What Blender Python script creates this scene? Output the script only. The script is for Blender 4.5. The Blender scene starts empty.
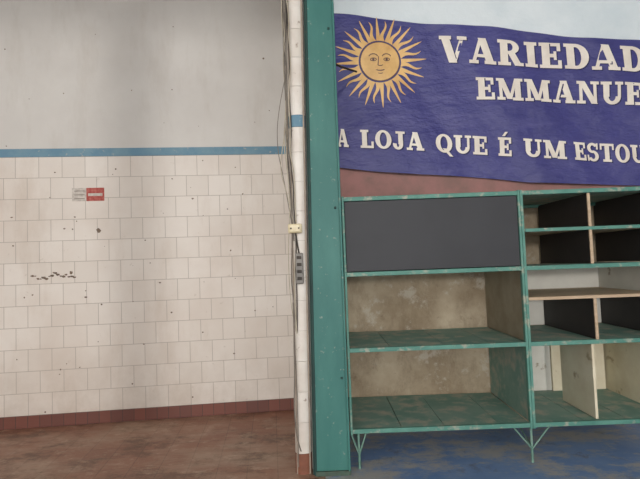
import bpy, math, random
from mathutils import Vector, Matrix
random.seed(7)
S=bpy.context.scene
S.view_settings.view_transform='Standard'
S.view_settings.look='None'

def lin(c):
    return tuple(((v/255)/12.92 if v/255<=0.04045 else ((v/255+0.055)/1.055)**2.4) for v in c)+(1,)

# ------------------------------------------------------------ materials
class NT:
    def __init__(s,name,rough=0.7):
        s.m=bpy.data.materials.new(name); s.m.use_nodes=True
        s.t=s.m.node_tree; s.b=s.t.nodes['Principled BSDF']; s.b.inputs['Roughness'].default_value=rough
        s.tc=s.t.nodes.new('ShaderNodeTexCoord')
    def n(s,k,**kw):
        x=s.t.nodes.new(k)
        for a,v in kw.items():
            if a.startswith('i_'): x.inputs[a[2:].replace('_',' ')].default_value=v
            else: setattr(x,a,v)
        return x
    def l(s,a,b): s.t.links.new(a,b)
    def noise(s,scale,detail=6,rough=.6,vec=None,stretch=None):
        x=s.n('ShaderNodeTexNoise'); x.inputs['Scale'].default_value=scale; x.inputs['Detail'].default_value=detail; x.inputs['Roughness'].default_value=rough
        v=vec or s.tc.outputs['Object']
        if stretch:
            mp=s.n('ShaderNodeMapping'); mp.inputs['Scale'].default_value=stretch; s.l(v,mp.inputs['Vector']); v=mp.outputs[0]
        s.l(v,x.inputs['Vector']); return x.outputs['Fac']
    def ramp(s,fac,a,b):
        r=s.n('ShaderNodeMapRange'); r.inputs['From Min'].default_value=a; r.inputs['From Max'].default_value=b
        s.l(fac,r.inputs['Value']); return r.outputs[0]
    def mix(s,fac,a,b,mode='MIX'):
        m=s.n('ShaderNodeMix',data_type='RGBA',blend_type=mode)
        if isinstance(fac,(int,float)): m.inputs[0].default_value=fac
        else: s.l(fac,m.inputs[0])
        for i,v in ((6,a),(7,b)):
            if isinstance(v,tuple): m.inputs[i].default_value=v
            else: s.l(v,m.inputs[i])
        return m.outputs[2]
    def mul(s,a,b):
        m=s.n('ShaderNodeMath',operation='MULTIPLY')
        for i,v in enumerate((a,b)):
            if isinstance(v,(int,float)): m.inputs[i].default_value=v
            else: s.l(v,m.inputs[i])
        return m.outputs[0]
    def bump(s,h,st=.2,d=.01):
        b=s.n('ShaderNodeBump'); b.inputs['Strength'].default_value=st; b.inputs['Distance'].default_value=d
        s.l(h,b.inputs['Height']); s.l(b.outputs[0],s.b.inputs['Normal'])
    def out(s,c):
        if isinstance(c,tuple): s.b.inputs['Base Color'].default_value=c
        else: s.l(c,s.b.inputs['Base Color'])
        return s.m

def worn(name,c1,c2,scale=6,lo=.4,hi=.7,rough=.7,c3=None,s3=25,lo3=.62,hi3=.7,bump=.15,stretch=None,metal=0):
    t=NT(name,rough); f=t.noise(scale,stretch=stretch)
    c=t.mix(t.ramp(f,lo,hi),lin(c1),lin(c2))
    if c3: c=t.mix(t.ramp(t.noise(s3),lo3,hi3),c,lin(c3))
    t.bump(t.noise(scale*6),bump,.005); t.b.inputs['Metallic'].default_value=metal
    return t.out(c)

# ------------------------------------------------------------ mesh helpers
def link(o,parent=None):
    S.collection.objects.link(o)
    if parent: o.parent=parent
    return o
def mesh(name,verts,faces,mat,parent=None,mats=None,idx=None,smooth=False):
    me=bpy.data.meshes.new(name); me.from_pydata([tuple(v) for v in verts],[],faces); me.update()
    for m in (mats or [mat]): me.materials.append(m)
    if idx:
        for p,i in zip(me.polygons,idx): p.material_index=i
    if smooth:
        for p in me.polygons: p.use_smooth=True
    return link(bpy.data.objects.new(name,me),parent)
BF=[(0,3,2,1),(4,5,6,7),(0,1,5,4),(1,2,6,5),(2,3,7,6),(3,0,4,7)]
def box(name,x0,x1,y0,y1,z0,z1,mat,parent=None,bev=.002):
    v=[(x0,y0,z0),(x1,y0,z0),(x1,y1,z0),(x0,y1,z0),(x0,y0,z1),(x1,y0,z1),(x1,y1,z1),(x0,y1,z1)]
    o=mesh(name,v,BF,mat,parent)
    if bev:
        b=o.modifiers.new('b','BEVEL'); b.width=bev; b.segments=2
    return o
def tube(name,pts,r,mat,parent=None,smooth=True):
    cu=bpy.data.curves.new(name,'CURVE'); cu.dimensions='3D'; cu.bevel_depth=r; cu.bevel_resolution=2
    sp=cu.splines.new('NURBS' if smooth and len(pts)>2 else 'POLY'); sp.points.add(len(pts)-1)
    for p,q in zip(sp.points,pts): p.co=(*q,1)
    if sp.type=='NURBS': sp.order_u=3; sp.use_endpoint_u=True
    cu.use_fill_caps=True
    cu.materials.append(mat)
    return link(bpy.data.objects.new(name,cu),parent)
def empty(name,loc=(0,0,0)):
    o=bpy.data.objects.new(name,None); o.empty_display_size=.1; return link(o)

# ------------------------------------------------------------ wall materials
def tile_wall():
    t=NT('glazed_tile_wall',.5); t.b.inputs['Specular IOR Level'].default_value=.3
    sep=t.n('ShaderNodeSeparateXYZ'); t.l(t.tc.outputs['Object'],sep.inputs[0])
    comb=t.n('ShaderNodeCombineXYZ'); t.l(sep.outputs['X'],comb.inputs[0])
    zz=t.n('ShaderNodeMath',operation='ADD'); t.l(sep.outputs['Z'],zz.inputs[0]); zz.inputs[1].default_value=-.105; t.l(zz.outputs[0],comb.inputs[1])
    br=t.n('ShaderNodeTexBrick'); t.l(comb.outputs[0],br.inputs['Vector'])
    br.offset=.5; br.inputs['Scale'].default_value=1; br.inputs['Brick Width'].default_value=.2; br.inputs['Row Height'].default_value=.1913
    br.inputs['Mortar Size'].default_value=.0028; br.inputs['Mortar Smooth'].default_value=.5; br.inputs['Bias'].default_value=0
    br.inputs['Color1'].default_value=lin((216,208,200)); br.inputs['Color2'].default_value=lin((225,218,211)); br.inputs['Mortar'].default_value=lin((178,170,162))
    c=t.mix(t.ramp(t.noise(1.3),.42,.75),br.outputs['Color'],lin((207,195,185)))
    c=t.mix(t.mul(t.ramp(t.noise(2.4,8,.7,stretch=(1,1,.35)),.52,.74),.45),c,lin((188,171,156)))
    c=t.mix(br.outputs['Fac'],c,lin((168,158,149)))
    c=t.mix(t.mul(t.ramp(t.noise(14,8,.7),.62,.76),.55),c,lin((150,130,110)))
    g=t.mul(t.ramp(sep.outputs['Z'],.75,.1),t.ramp(t.noise(3,8,.7),.3,.65))
    c=t.mix(t.mul(g,.4),c,lin((158,140,124)))
    vo=t.n('ShaderNodeTexVoronoi'); vo.inputs['Scale'].default_value=5.5; t.l(t.tc.outputs['Object'],vo.inputs['Vector'])
    chip=t.mul(t.ramp(vo.outputs['Distance'],.05,.035),t.ramp(t.noise(2.2,2),.5,.54))
    c=t.mix(chip,c,lin((106,88,72)))
    t.bump(br.outputs['Fac'],-.3,.005)
    return t.out(c)
def plaster():
    t=NT('old_painted_plaster',.85)
    c=t.mix(t.ramp(t.noise(1.1),.35,.7),lin((210,207,203)),lin((196,192,188)))
    c=t.mix(t.mul(t.ramp(t.noise(3,8,.7,stretch=(1,1,.25)),.52,.75),.45),c,lin((174,165,155)))
    vo=t.n('ShaderNodeTexVoronoi'); vo.inputs['Scale'].default_value=3.5; t.l(t.tc.outputs['Object'],vo.inputs['Vector'])
    c=t.mix(t.mul(t.ramp(vo.outputs['Distance'],.04,.025),t.ramp(t.noise(1.7,2),.5,.53)),c,lin((110,95,80)))
    t.bump(t.noise(9),.15,.01)
    return t.out(c)
M_tile=tile_wall(); M_plaster=plaster()
M_stripe=worn('blue_stripe_paint',(98,136,158),(120,152,166),5,c3=(165,168,165))
def red_tiles(name,w,h,c1,c2,mort,off=0,dust=None,axis='XY'):
    t=NT(name,.5)
    sep=t.n('ShaderNodeSeparateXYZ'); t.l(t.tc.outputs['Object'],sep.inputs[0])
    comb=t.n('ShaderNodeCombineXYZ'); t.l(sep.outputs[axis[0]],comb.inputs[0]); t.l(sep.outputs[axis[1]],comb.inputs[1])
    mp=t.n('ShaderNodeMapping'); mp.inputs['Rotation'].default_value=(0,0,math.radians(-6) if axis=='XY' else 0); t.l(comb.outputs[0],mp.inputs['Vector'])
    br=t.n('ShaderNodeTexBrick'); t.l(mp.outputs[0],br.inputs['Vector']); br.offset=off
    br.inputs['Scale'].default_value=1; br.inputs['Brick Width'].default_value=w; br.inputs['Row Height'].default_value=h
    br.inputs['Mortar Size'].default_value=.003; br.inputs['Mortar Smooth'].default_value=.3
    br.inputs['Color1'].default_value=lin(c1); br.inputs['Color2'].default_value=lin(c2); br.inputs['Mortar'].default_value=lin(mort)
    c=br.outputs['Color']
    if dust:
        c=t.mix(t.mul(t.ramp(t.noise(2.0,10,.76,stretch=(.45,1,1)),.44,.6),.9),c,lin(dust))
        c=t.mix(t.mul(t.ramp(t.noise(3.6,9,.76,stretch=(.7,1,1)),.50,.62),.75),c,lin((100,74,60)))
        c=t.mix(t.mul(t.ramp(t.noise(9,9,.8,stretch=(.6,1,1)),.53,.64),.6),c,lin((196,170,148)))
        c=t.mix(t.mul(t.ramp(t.noise(60,3),.66,.74),.5),c,lin((206,184,162)))
        c=t.mix(t.mul(br.outputs['Fac'],.2),c,lin((88,64,54)))
    t.bump(br.outputs['Fac'],-.12,.002)
    return t.out(c)
M_redfloor=red_tiles('worn_red_floor_tiles',.2,.2,(156,112,92),(148,105,87),(128,94,78),0,(172,144,124))
M_redbase=red_tiles('red_base_tiles',.1,.2,(112,60,46),(94,50,40),(66,42,36),0,None,'XZ')
def blue_floor():
    t=NT('worn_blue_floor_paint',.5)
    c=t.mix(t.ramp(t.noise(2.2),.35,.65),lin((104,138,188)),lin((132,158,198)))
    c=t.mix(t.mul(t.ramp(t.noise(2.6,10,.78,stretch=(.6,1,1)),.47,.57),.85),c,lin((186,180,170)))
    c=t.mix(t.mul(t.ramp(t.noise(6,9,.75),.56,.66),.6),c,lin((108,106,110)))
    t.bump(t.noise(12),.2,.01); return t.out(c)
M_blue=blue_floor()
def right_wall():
    t=NT('layered_old_wall_paint',.85)
    sep=t.n('ShaderNodeSeparateXYZ'); t.l(t.tc.outputs['Object'],sep.inputs[0])
    ns=t.noise(4,6)
    w=t.n('ShaderNodeMath',operation='MULTIPLY_ADD'); t.l(ns,w.inputs[0]); w.inputs[1].default_value=.25; t.l(sep.outputs['Z'],w.inputs[2])
    z=w.outputs[0]
    tan=t.mix(t.ramp(t.noise(1.8,8,.65),.36,.6),lin((178,164,142)),lin((144,128,106)))
    tan=t.mix(t.mul(t.ramp(t.noise(3.4,10,.78,stretch=(1,1,.6)),.48,.64),.65),tan,lin((116,100,80)))
    tan=t.mix(t.mul(t.ramp(t.noise(3.1,9,.78),.54,.6),.5),tan,lin((190,184,172)))
    tan=t.mix(t.mul(t.ramp(t.noise(11,9,.7),.6,.7),.5),tan,lin((96,78,60)))
    pink=t.mix(t.ramp(t.noise(5),.4,.65),lin((162,118,114)),lin((138,108,102)))
    top=t.mix(t.ramp(t.noise(2),.4,.7),lin((222,230,234)),lin((204,216,222)))
    c=t.mix(t.ramp(z,1.86,1.9),tan,pink)
    c=t.mix(t.ramp(z,2.6,2.66),c,top)
    t.bump(t.noise(10),.4,.012); return t.out(c)
M_rwall=right_wall()
M_neutral=worn('side_wall_plaster',(190,186,178),(175,170,160),2)
M_ceil=worn('ceiling_paint',(200,200,196),(180,180,174),2)

# ------------------------------------------------------------ room shell
YW=3.84
fl=mesh('floor',[(-4.8,-2.6,0),(-.02,-2.6,0),(-.02,5,0),(-4.8,5,0),(3.9,-2.6,0),(3.9,5,0)],[(0,1,2,3),(1,4,5,2)],None,mats=[M_redfloor,M_blue],idx=[0,1])
a=math.atan2(.27,2.55)
W=4.75
def wrect(x0,x1,z0,z1,y): return [(x0,y,z0),(x1,y,z0),(x1,y,z1),(x0,y,z1)]
v=wrect(-W,.32,0,2.40,0)+wrect(-W,.32,2.40,4.3,.0)+wrect(-W,.32,0,4.3,.12)
wl=mesh('wall_back_left',v,[(0,1,2,3),(4,5,6,7),(11,10,9,8),(0,3,11,8)],None,mats=[M_tile,M_plaster],idx=[0,1,1,1])
wl.location=(-.33,4.44,0); wl.rotation_euler=(0,0,a)
def onwl(o): o.location=wl.location; o.rotation_euler=wl.rotation_euler; return o
onwl(box('trim_1',-W,.3,-.008,.0,2.40,2.475,M_stripe))
onwl(box('baseboard_left',-W,.3,-.014,.0,0,.105,M_redbase,bev=.003))
box('wall_back_right',.1,3.9,YW,YW+.14,0,4.3,M_rwall,bev=0)
box('wall_partition',-.19,.12,3.16,4.5,0,4.3,M_neutral,bev=0)
box('wall_left',-4.9,-4.75,-2.6,4.4,0,4.3,M_neutral,bev=0)
box('wall_right',3.8,3.95,-2.6,YW,0,4.3,M_neutral,bev=0)
box('ceiling',-4.9,3.95,-2.6,4.6,4.3,4.4,M_ceil,bev=0)
# street front: open bays; unseen pier added to cast a soft shadow band on wall_back_left
box('shadow_pier',-2.06,-1.74,-2.6,-2.3,0,4.3,M_neutral,bev=0)

# ------------------------------------------------------------ narrow tiled jamb + teal pillar (both lean slightly)
def prism(name,xb0,xb1,xt0,xt1,y0,y1,z0,z1,mat,parent=None,bev=.003,H=3.5,seg=2):
    f=lambda b,t_,z: b+(t_-b)*z/H
    v=[]
    for z in (z0,z1):
        a0,a1=f(xb0,xt0,z),f(xb1,xt1,z)
        v+=[(a0,y0,z),(a1,y0,z),(a1,y1,z),(a0,y1,z)]
    o=mesh(name,v,BF,mat,parent)
    if bev: b=o.modifiers.new('b','BEVEL'); b.width=bev; b.segments=seg
    return o
def bullnose(name,xb0,xb1,xt0,xt1,z0,z1,mat,parent):
    """half-round ceramic edge tile"""
    f=lambda b,t_,z: b+(t_-b)*z/3.5
    v=[];n=24
    for z in (z0,z1):
        a0,a1=f(xb0,xt0,z),f(xb1,xt1,z); c=(a0+a1)/2; r=(a1-a0)/2
        for i in range(n+1):
            p=math.pi+math.pi*i/n
            sx=math.copysign(abs(math.cos(p))**.8,math.cos(p))
            v.append((c+r*sx,3.125+.045*math.sin(p),z))
        v+=[(a1,3.16,z),(a0,3.16,z)]
    m=n+3; fs=[(i,(i+1)%m,m+(i+1)%m,m+i) for i in range(m)]
    fs+=[tuple(range(m))[::-1],tuple(range(m,2*m))]
    return mesh(name,v,fs,mat,parent)
M_jt=worn('jamb_tile_white',(222,216,208),(206,196,186),5,c3=(150,132,116),s3=14,lo3=.64,rough=.4,bump=.03)
M_jt2=worn('jamb_tile_aged',(216,209,200),(198,187,176),5,c3=(140,118,100),s3=14,lo3=.62,rough=.4,bump=.03)
M_mort=worn('jamb_mortar',(160,146,132),(134,120,108),8)
M_term=worn('jamb_terracotta',(140,88,68),(112,70,54),9)
jamb=empty('tiled_door_jamb')
prism('mortar_core',-.203,-.112,-.160,-.057,3.09,3.17,0,4.29,M_mort,jamb,0)
z=0.0;i=0
while z<4.25:
    h=.13 if i==0 else .196
    m=M_term if i==0 else (M_jt if random.random()<.6 else M_jt2)
    if z<2.26<z+h:
        bullnose('tile_%d'%i,-.212,-.105,-.168,-.050,z+.001,2.258,m,jamb)
        bullnose('blue_tile',-.212,-.105,-.168,-.050,2.26,2.34,M_stripe,jamb)
        z=2.34;i+=1; continue
    bullnose('tile_%d'%i,-.212,-.105,-.168,-.050,z+.001,min(z+h-.001,4.28),m,jamb)
    z+=h;i+=1
M_teal=worn('teal_enamel_paint',(46,108,102),(64,124,116),5,.4,.7,rough=.55,c3=(126,144,134),s3=26,lo3=.64,hi3=.72,stretch=(1,1,.3))
M_tealdk=worn('teal_paint_dark',(30,66,62),(24,50,48),6,c3=(80,66,52),s3=25)  # darker teal with brown flecks for the pillar's back, left lip and bolts
pil=empty('teal_steel_pillar')
prism('front_plate',-.078,.138,-.028,.145,3.06,3.075,0.0,4.29,M_teal,pil,.004)
prism('web_back',-.098,.13,-.046,.135,3.075,3.15,0.0,4.29,M_tealdk,pil,0)
prism('edge_flange',.128,.142,.135,.149,3.045,3.15,0.0,4.29,M_teal,pil,.003)
prism('left_lip',-.088,-.074,-.038,-.024,3.05,3.09,0.0,4.29,M_tealdk,pil,.003)
M_rust=worn('rusty_base',(70,92,80),(70,60,52),12)
prism('rust_base',-.08,.142,-.032,.149,3.042,3.06,0,.03,M_rust,pil,.004)
for k,zz in enumerate((.6,1.7,2.9)):
    box('bolt_%d'%k,.10,.115,3.052,3.062,zz,zz+.015,M_tealdk,pil,.003)

# ------------------------------------------------------------ cables & boxes on the jamb
M_cw=worn('cable_cream',(190,180,162),(160,150,132),9)
M_cd=worn('cable_dark',(70,62,56),(48,44,40),9)
M_cg=worn('cable_grey',(130,122,112),(106,98,90),9)
cab=empty('hanging_cables')
def jx(z): return -.2+(.045)*z/3.5
for k in range(9):
    m=(M_cw,M_cd,M_cg)[k%3]; base=random.uniform(-.035,.005); pts=[]
    ztop=4.2; zb=random.choice((1.62,1.62,.9,.15,1.5))
    z=ztop
    while z>zb:
        pts.append((jx(z)+base+random.uniform(-.014,.014)+(.015 if z<2 else 0),3.078-random.uniform(0.004,.02),z)); z-=random.uniform(.12,.3)
    pts.append((-.17,3.074,zb))
    tube('cable_%d'%k,pts,random.uniform(.0025,.004),m,cab)
tube('loop_1',[(-.19,3.07,2.3),(-.23,3.06,2.1),(-.245,3.05,1.95),(-.2,3.06,1.8),(-.17,3.07,1.62)],.003,M_cw,cab)
tube('loop_2',[(-.19,3.07,2.6),(-.25,3.06,2.35),(-.26,3.05,2.1),(-.22,3.06,1.9),(-.18,3.07,1.6)],.0025,M_cg,cab)
tube('loop_3',[(-.19,3.07,1.1),(-.19,3.06,.9),(-.18,3.06,.5),(-.19,3.08,.05)],.003,M_cg,cab)
M_pl=worn('yellowed_plastic',(226,214,180),(206,192,156),9,rough=.4)
M_gp=worn('grey_plastic',(128,124,118),(100,96,92),9,rough=.5)
jb=empty('junction_box')
box('case',-.205,-.115,3.035,3.088,1.55,1.61,M_pl,jb,.008)
box('lid',-.195,-.125,3.028,3.036,1.556,1.604,M_pl,jb,.004)
for k in (-.185,-.135): box('screw',k-.005,k+.005,3.024,3.03,1.575,1.585,M_cd,jb,.002)
sw=empty('circuit_breaker_box')
box('case',-.165,-.115,3.04,3.088,1.22,1.42,M_gp,sw,.006)
for k in range(4): box('slot_%d'%k,-.155,-.125,3.034,3.042,1.245+k*.045,1.265+k*.045,M_cd,sw,.003)
tube('feed',[(-.14,3.07,1.42),(-.15,3.06,1.48),(-.16,3.06,1.56)],.005,M_cd,sw)

# ------------------------------------------------------------ wall sticker and scraped tiles
M_sw=worn('sticker_white',(206,198,190),(170,160,152),30)
M_sr=worn('sticker_red',(160,62,54),(190,110,100),30)
st=empty('wall_sticker'); onwl(st)
box('white_part',-1.915,-1.79,-.003,0,1.99,2.11,M_sw,st,0)
box('red_part',-1.79,-1.635,-.0035,0,1.99,2.11,M_sr,st,0)
for k in range(3): box('print_line_%d'%k,-1.895,-1.805,-.0045,-.003,2.01+k*.035,2.016+k*.035,M_cg,st,0)
box('red_band',-1.775,-1.65,-.0045,-.0035,2.035,2.06,M_sw,st,0)
M_scr=worn('exposed_mortar',(120,100,84),(84,70,58),20)
def blob(cx,cz,r,parent,k,sx=1):
    n=11; v=[(cx+sx*r*random.uniform(.5,1)*math.cos(2*math.pi*i/n),-.0022,cz+r*random.uniform(.5,1)*math.sin(2*math.pi*i/n)) for i in range(n)]
    v+=[(p[0],0,p[2]) for p in v]
    f=[tuple(range(n))[::-1]]+[(i,(i+1)%n,n+(i+1)%n,n+i) for i in range(n)]
    mesh('chip_%d'%k,v,f,M_scr,parent)
ch=wl
k=0
for i in range(16):
    blob(-2.26+i*.024,1.31+random.uniform(-.014,.02)+(.02 if 6<i<11 else 0),random.uniform(.006,.015),ch,k,1.8);k+=1
blob(-1.93,1.345,.022,ch,k);k+=1
blob(-1.69,1.72,.026,ch,k);k+=1
for i in range(46):
    blob(random.uniform(-2.55,-.1),random.uniform(.3,2.35),random.uniform(.004,.010),ch,k,random.uniform(.7,1.6));k+=1
for i in range(12):
    blob(random.uniform(-2.5,-.1),random.uniform(2.5,3.7),random.uniform(.004,.008),ch,k);k+=1

# ------------------------------------------------------------ banner
def btop(x): return 3.402+(x-.176)*(-.128)+.012*math.sin(x*5)
def bbot(x):
    if x<1.715: return 2.125-(x-.15)*.118-.01*math.sin((x-.15)*4)
    return 1.940-(x-1.715)*.064
def by(x,z):
    return YW-.045+.010*math.sin(x*6+z*3)+.007*math.sin(x*2.3-z*7)+.004*math.sin(x*17+z*9)
t=NT('faded_blue_vinyl',.5)
c=t.mix(t.ramp(t.noise(1.5),.35,.7),lin((56,56,118)),lin((68,68,132)))
c=t.mix(t.mul(t.ramp(t.noise(4,8,.7,stretch=(.4,1,2)),.52,.72),.55),c,lin((98,96,150)))
t.bump(t.noise(5,5,stretch=(1,1,2)),.7,.035)
M_ban=t.out(c)
M_txt=worn('banner_lettering_white',(236,228,216),(218,206,194),5,rough=.5)
M_gold=worn('banner_sun_gold',(232,190,124),(208,162,100),8,rough=.5)
M_brn=worn('banner_sun_outline',(112,80,72),(92,66,66),8,rough=.5)
ban=empty('shop_banner')
x0,x1=.165,3.45; NX,NZ=120,40
v=[];f=[]
for j in range(NZ+1):
    for i in range(NX+1):
        x=x0+(x1-x0)*i/NX; z=bbot(x)+(btop(x)-bbot(x))*j/NZ
        v.append((x,by(x,z),z))
for j in range(NZ):
    for i in range(NX):
        q=j*(NX+1)+i; f.append((q,q+1,q+NX+2,q+NX+1))
mesh('banner_cloth',v,f,M_ban,ban,smooth=True)
class Flat:
    def __init__(s,off): s.v=[];s.f=[];s.off=off
    def poly(s,pts):
        n=len(s.v); s.v+=[(x,by(x,z)-s.off,z) for x,z in pts]; s.f.append(tuple(range(n,n+len(pts))))
    def done(s,name,mat,parent): return mesh(name,s.v,s.f,mat,parent)
T=.13
def R(a,b,c,d): return [[(a,b),(c,b),(c,d),(a,d)]]
def Bq(x0,y0,x1,y1,w): return [[(x0-w/2,y0),(x0+w/2,y0),(x1+w/2,y1),(x1-w/2,y1)]]
def ring(cx,cy,rx,ry,tx,ty,a0,a1,n=14):
    o=[]
    for i in range(n):
        p=math.radians(a0+(a1-a0)*i/n); q=math.radians(a0+(a1-a0)*(i+1)/n)
        o.append([(cx+rx*math.cos(p),cy+ry*math.sin(p)),(cx+rx*math.cos(q),cy+ry*math.sin(q)),(cx+(rx-tx)*math.cos(q),cy+(ry-ty)*math.sin(q)),(cx+(rx-tx)*math.cos(p),cy+(ry-ty)*math.sin(p))])
    return o
G={}
st_=lambda y0,y1:R(.09,y0,.37,y1)
E=st_(0,1)+R(0,0,.78,T)+R(0,1-T,.76,1)+R(.3,.43,.6,.57)+R(.65,0,.78,.32)+R(.63,.68,.76,1)+R(.51,.33,.61,.67)
G['E']=(.8,E); G['É']=(.8,E+Bq(.32,1.07,.5,1.3,.16))
G['L']=(.76,st_(0,1)+R(0,1-T,.46,1)+R(0,0,.74,T)+R(.61,0,.74,.36))
G['D']=(.88,st_(0,1)+R(0,0,.46,T)+R(0,1-T,.46,1)+ring(.42,.5,.46,.5,.27,T,-90,90))
G['R']=(.92,st_(0,1)+R(0,0,.46,T)+R(0,1-T,.46,1)+ring(.44,.73,.36,.27,.24,.12,-90,90)+R(.3,.45,.46,.57)+Bq(.74,0,.5,.5,.27)+R(.6,0,.93,T))
G['I']=(.46,R(.09,0,.37,1)+R(0,0,.46,T)+R(0,1-T,.46,1))
G['A']=(.98,Bq(.15,0,.45,1,.13)+Bq(.79,0,.49,1,.29)+R(.26,.25,.68,.37)+R(0,0,.34,T)+R(.56,0,.99,T))
G['V']=(.98,Bq(.49,0,.19,1,.29)+Bq(.53,0,.83,1,.14)+R(0,1-T,.43,1)+R(.64,1-T,.99,1))
G['M']=(1.16,R(.11,0,.25,1)+R(.8,0,1.06,1)+Bq(.56,.05,.22,1,.25)+Bq(.58,.05,.88,1,.14)+R(0,0,.36,T)+R(.69,0,1.16,T)+R(0,1-T,.28,1)+R(.85,1-T,1.16,1))
G['N']=(.98,R(.11,0,.25,1)+R(.73,0,.87,1)+Bq(.76,0,.22,1,.28)+R(0,0,.37,T)+R(0,1-T,.3,1)+R(.61,1-T,.98,1))
G['U']=(.94,R(.1,.34,.36,1)+R(.71,.34,.84,1)+ring(.47,.36,.37,.36,.22,.15,-180,0)+R(0,1-T,.46,1)+R(.6,1-T,.94,1))
O=ring(.45,.5,.46,.52,.26,.13,0,360,26)
G['O']=(.9,O); G['Q']=(.92,O+Bq(.84,-.2,.46,.22,.2))
G['J']=(.7,R(.32,.28,.58,1)+ring(.29,.28,.29,.3,.22,.14,-190,0)+R(.18,1-T,.7,1))
G['S']=(.76,ring(.37,.73,.35,.29,.22,.14,25,270)+ring(.37,.29,.37,.31,.23,.14,-155,90)+R(.6,.66,.71,1)+R(0,0,.1,.34))
G['T']=(.86,R(.29,0,.57,1)+R(.16,0,.7,T)+R(0,1-T,.86,1)+R(0,.66,.11,1)+R(.75,.66,.86,1))
def word(F,s,xa,xb,h,base,dx=0,dz=0,grow=0):
    gap=.08; wt=sum(G[c][0] for c in s)+gap*(len(s)-1); k=(xb-xa)/wt; x=xa
    for c in s:
        w,ps=G[c]
        for p in ps:
            F.poly([(x+q[0]*k+dx, base(x+q[0]*k)+q[1]*h+dz) for q in p])
        x+=(w+gap)*k
b1=lambda x:2.969-.094*(x-1.038)
b2=lambda x:2.640-.074*(x-1.325)
b3=lambda x:2.295-.094*(x-.166)
def alltext(F,dx,dz):
    word(F,'VARIEDADES',1.04,3.11,.215,b1,dx,dz)
    word(F,'EMMANUEL',1.325,2.84,.185,b2,dx,dz)
    for s,p,q in (('A',.17,.262),('LOJA',.36,.872),('QUE',.972,1.395),('É',1.482,1.59),('UM',1.683,2.035),('ESTOURO',2.10,2.92)):
        word(F,s,p,q,.15,b3,dx,dz)
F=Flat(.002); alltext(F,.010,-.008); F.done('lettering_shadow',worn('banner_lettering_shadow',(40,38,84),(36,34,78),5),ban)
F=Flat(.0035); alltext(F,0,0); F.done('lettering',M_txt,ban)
# sun emblem
cx,cz=.546,2.985
F=Flat(.003)
for i in range(32):
    a0=2*math.pi*i/32+.03
    d=(math.cos(a0),math.sin(a0)); n=(-d[1],d[0])
    L=.385 if i%2==0 else .35; n0=8; L0=[];R0=[]
    for j in range(n0+1):
        u=j/n0; r=.175+(L-.175)*u; w=.0165*(1-u)**.7+.001
        wob=0 if i%2==0 else .012*math.sin(u*math.pi*2)
        L0.append((cx+d[0]*r+n[0]*(w+wob),cz+d[1]*r+n[1]*(w+wob))); R0.append((cx+d[0]*r+n[0]*(wob-w),cz+d[1]*r+n[1]*(wob-w)))
    for j in range(n0): F.poly([R0[j],R0[j+1],L0[j+1],L0[j]])
F.done('sun_rays',M_gold,ban)
def disc_m(name,r,off,mat):
    F=Flat(off); n=40
    for i in range(n):
        p,q=2*math.pi*i/n,2*math.pi*(i+1)/n
        F.poly([(cx,cz),(cx+r*math.cos(p),cz+r*math.sin(p)),(cx+r*math.cos(q),cz+r*math.sin(q))])
    F.done(name,mat,ban)
disc_m('sun_outline',.166,.005,M_brn); disc_m('sun_face',.159,.0065,M_gold)
F=Flat(.0085)
for s in (-1,1):
    for p in ring(cx+s*.055,cz+.03,.042,.035,.008,.008,20,160,8): F.poly(p)
    for p in ring(cx+s*.055,cz+.014,.028,.015,.007,.006,0,360,12): F.poly(p)
    for p in ring(cx+s*.055,cz+.014,.010,.010,.0099,.0099,0,360,8): F.poly(p)
F.poly([(cx-.014,cz+.04),(cx-.008,cz+.04),(cx-.014,cz-.03),(cx-.022,cz-.03)])
for p in ring(cx,cz-.03,.024,.012,.007,.007,180,360,8): F.poly(p)
for p in ring(cx,cz-.068,.038,.014,.012,.009,190,350,8): F.poly(p)
for p in ring(cx,cz-.095,.024,.010,.006,.006,200,340,8): F.poly(p)
F.done('sun_features',M_brn,ban)
M_iron=worn('dark_iron',(52,48,46),(36,34,34),9,metal=.3)
hk=empty('wall_bracket_rod')
tube('rod',[(.13,3.2,2.735),(.2,3.4,2.79),(.34,3.7,2.872)],.008,M_iron,hk,False)
box('plate',.12,.15,3.16,3.24,2.69,2.77,M_iron,hk,.002)

# ------------------------------------------------------------ shelving unit
M_gr=worn('green_shelf_paint',(74,128,116),(94,146,132),6,c3=(158,160,144),s3=16,lo3=.56,hi3=.68,rough=.55)
M_grtop=worn('green_board_dusty',(108,146,134),(138,162,150),4,.35,.65,c3=(176,172,156),s3=8,lo3=.5,hi3=.68,rough=.65)
M_blk=worn('charcoal_panel',(48,49,54),(42,43,48),3,rough=.6,bump=.05)
M_blk2=worn('black_divider_board',(48,44,44),(38,36,38),5,rough=.6)
M_wood=worn('raw_wood_board',(196,172,146),(172,148,120),5,stretch=(1,6,6))
M_cream=worn('cream_fiberboard',(222,212,188),(206,192,164),4,c3=(172,154,124),s3=9,lo3=.62)
M_white=worn('white_backing_board',(222,220,212),(206,202,194),3,c3=(160,148,130),s3=8,lo3=.65)
M_tanp=worn('dirty_side_board',(164,152,132),(140,126,106),5)
M_brace=worn('bracket_metal',(120,150,136),(84,126,114),12,rough=.5)
sh=empty('display_shelving_unit')
XL,XM,XR=.155,1.335,2.26; YF,YB=3.1,3.83
levels=[.265,.785,1.28,1.78]
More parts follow.
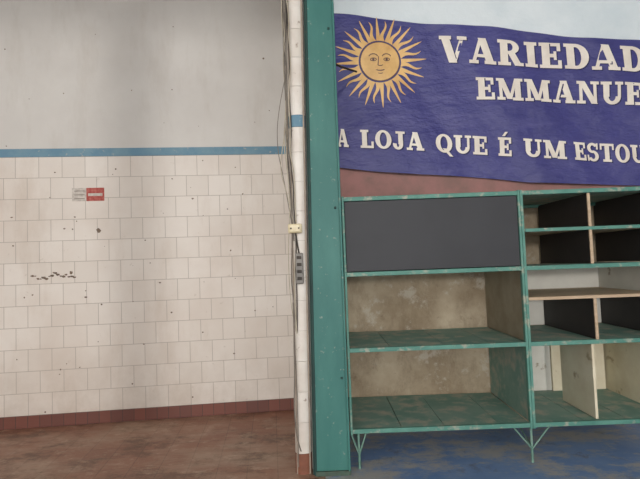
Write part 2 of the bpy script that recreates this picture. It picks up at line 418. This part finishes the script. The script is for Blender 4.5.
for li,z in enumerate(levels):
    for nm,a0,b0 in (('l',XL,XM-.012),('r',XM+.012,XR)):
        box('front_rail_%s_%d'%(nm,li),a0,b0,YF,YF+.028,z-.028,z,M_gr,sh,.003)
        x=a0; j=0
        seams=[.33,.28,.36,.30,.3]
        while x<b0-.01:
            w=min(seams[(j+li)%5],b0-x)
            box('board_%s_%d_%d'%(nm,li,j),x+.0025,x+w-.0025,YF+.029,YB,z-.02,z-.002+random.uniform(-.001,.002),M_grtop,sh,.001); x+=w; j+=1
        box('rear_rail_%s_%d'%(nm,li),a0,b0,YB-.03,YB-.005,z-.045,z-.021,M_gr,sh,.002)
box('post_left',XL-.004,XL+.012,YF-.004,YF+.03,.23,1.785,M_gr,sh,.003)
box('post_left_rear',XL-.004,XL+.012,YB-.03,YB,.23,1.785,M_gr,sh,.003)
box('post_mid_a',XM-.018,XM-.002,YF-.004,YF+.03,.23,1.785,M_gr,sh,.003)
box('post_mid_b',XM+.000,XM+.018,YF-.002,YF+.03,.23,1.785,M_gr,sh,.003)
box('side_mid_lower',XM-.008,XM+.008,YF+.03,YB,.265,.764,M_grtop,sh,.002)
box('side_mid_center',XM-.008,XM+.008,YF+.03,YB,.786,1.26,M_tanp,sh,.002)
box('side_mid_upper',XM-.008,XM+.008,YF+.03,YB,1.281,1.759,M_tanp,sh,.002)
box('side_right_lower',XR-.016,XR,YF+.03,YB,.265,.764,M_cream,sh,.002)
box('side_right_box',XR-.016,XR,YF+.03,YB,.786,1.052,M_blk2,sh,.002)
box('side_right_shelf',XR-.016,XR,YF+.03,YB,1.053,1.26,M_white,sh,.002)
box('side_right_upper',XR-.016,XR,YF+.03,YB,1.281,1.759,M_blk2,sh,.002)
box('post_right',XR-.016,XR+.004,YF-.004,YF+.03,.23,1.785,M_gr,sh,.003)
box('charcoal_front_panel',XL+.014,XM-.020,YF+.006,YF+.022,1.284,1.749,M_blk,sh,.003)
XD=1.79
box('cubby_shelf',XM+.012,XR-.018,YF+.004,YB,1.508,1.526,M_wood,sh,.002)
box('cubby_shelf_edge',XM+.021,XR-.018,YF-.001,YF+.004,1.505,1.527,M_gr,sh,.001)
for nm,z0,z1 in (('up',1.527,1.749),('low',1.282,1.507),('box',.787,1.052)):
    box('divider_'+nm,XD-.009,XD+.007,YF+.012,YB-.02,z0,z1,M_blk2,sh,.001)
    box('divider_edge_'+nm,XD-.010,XD+.009,YF+.002,YF+.012,z0,z1,M_wood,sh,.001)
box('wood_shelf',XM+.022,XR-.018,YF+.01,YB-.02,1.053,1.073,M_wood,sh,.002)
box('cream_divider',XD-.03,XD-.012,YF+.03,YF+.45,.267,.762,M_cream,sh,.002)
box('back_board_lower',XM+.01,XR-.018,YB-.012,YB-.001,.267,.742,M_white,sh,.001)
box('back_board_middle',XM+.01,XR-.018,YB-.012,YB-.001,1.075,1.235,M_white,sh,.001)
box('back_board_box',XM+.01,XR-.018,YB-.012,YB-.001,.79,1.05,M_white,sh,.001)
box('cream_back_panel',XD+.02,XR-.03,YB-.035,YB-.014,.267,.7,M_cream,sh,.002)
def foot(x,w,m,k):
    zt=.235
    tube('foot_post_%d'%k,[(x,YF+.04,0.0),(x,YF+.04,zt)],.009,m,sh,False)
    tube('foot_a_%d'%k,[(x-w,YF+.03,zt),(x,YF+.035,.09)],.006,m,sh,False)
    tube('foot_b_%d'%k,[(x+w,YF+.03,zt),(x,YF+.035,.09)],.006,m,sh,False)
    tube('foot_rear_%d'%k,[(x,YF+.4,zt),(x,YF+.04,.1)],.006,m,sh,False)
foot(XM,.12,M_brace,0); foot(XL+.05,.05,M_brace,1); foot(XR-.06,.1,M_brace,2)
for k,x in enumerate((XL+.05,XM,XR-.06)): tube('rear_leg_%d'%k,[(x,YB-.03,0),(x,YB-.03,.235)],.012,M_gr,sh,False)

# ------------------------------------------------------------ light
w=bpy.data.worlds.new('World'); S.world=w; w.use_nodes=True
bg=w.node_tree.nodes['Background']; bg.inputs[0].default_value=(1.0,.988,.965,1); bg.inputs[1].default_value=2.3
sl=bpy.data.lights.new('sun','SUN'); sl.energy=.85; sl.angle=math.radians(4.5); sl.color=(1,.96,.91)
so=bpy.data.objects.new('sun',sl); link(so)
so.rotation_euler=Vector((.03,1,-.10)).to_track_quat('-Z','Y').to_euler()

# ------------------------------------------------------------ camera
al=math.radians(2.86); th=math.radians(2.1)
Fw=Vector((0,math.cos(al),math.sin(al))); U=Vector((0,-math.sin(al),math.cos(al))); Rr=Vector((1,0,0))
cr=math.cos(th)*Rr-math.sin(th)*U; cu=math.sin(th)*Rr+math.cos(th)*U
mt=Matrix((cr,cu,-Fw)).transposed().to_4x4(); mt.translation=Vector((0,0,1.35))
cd=bpy.data.cameras.new('camera'); cd.sensor_width=36; cd.lens=36*470/640; cd.clip_start=.02
co=bpy.data.objects.new('camera',cd); link(co); co.matrix_world=mt
S.camera=co
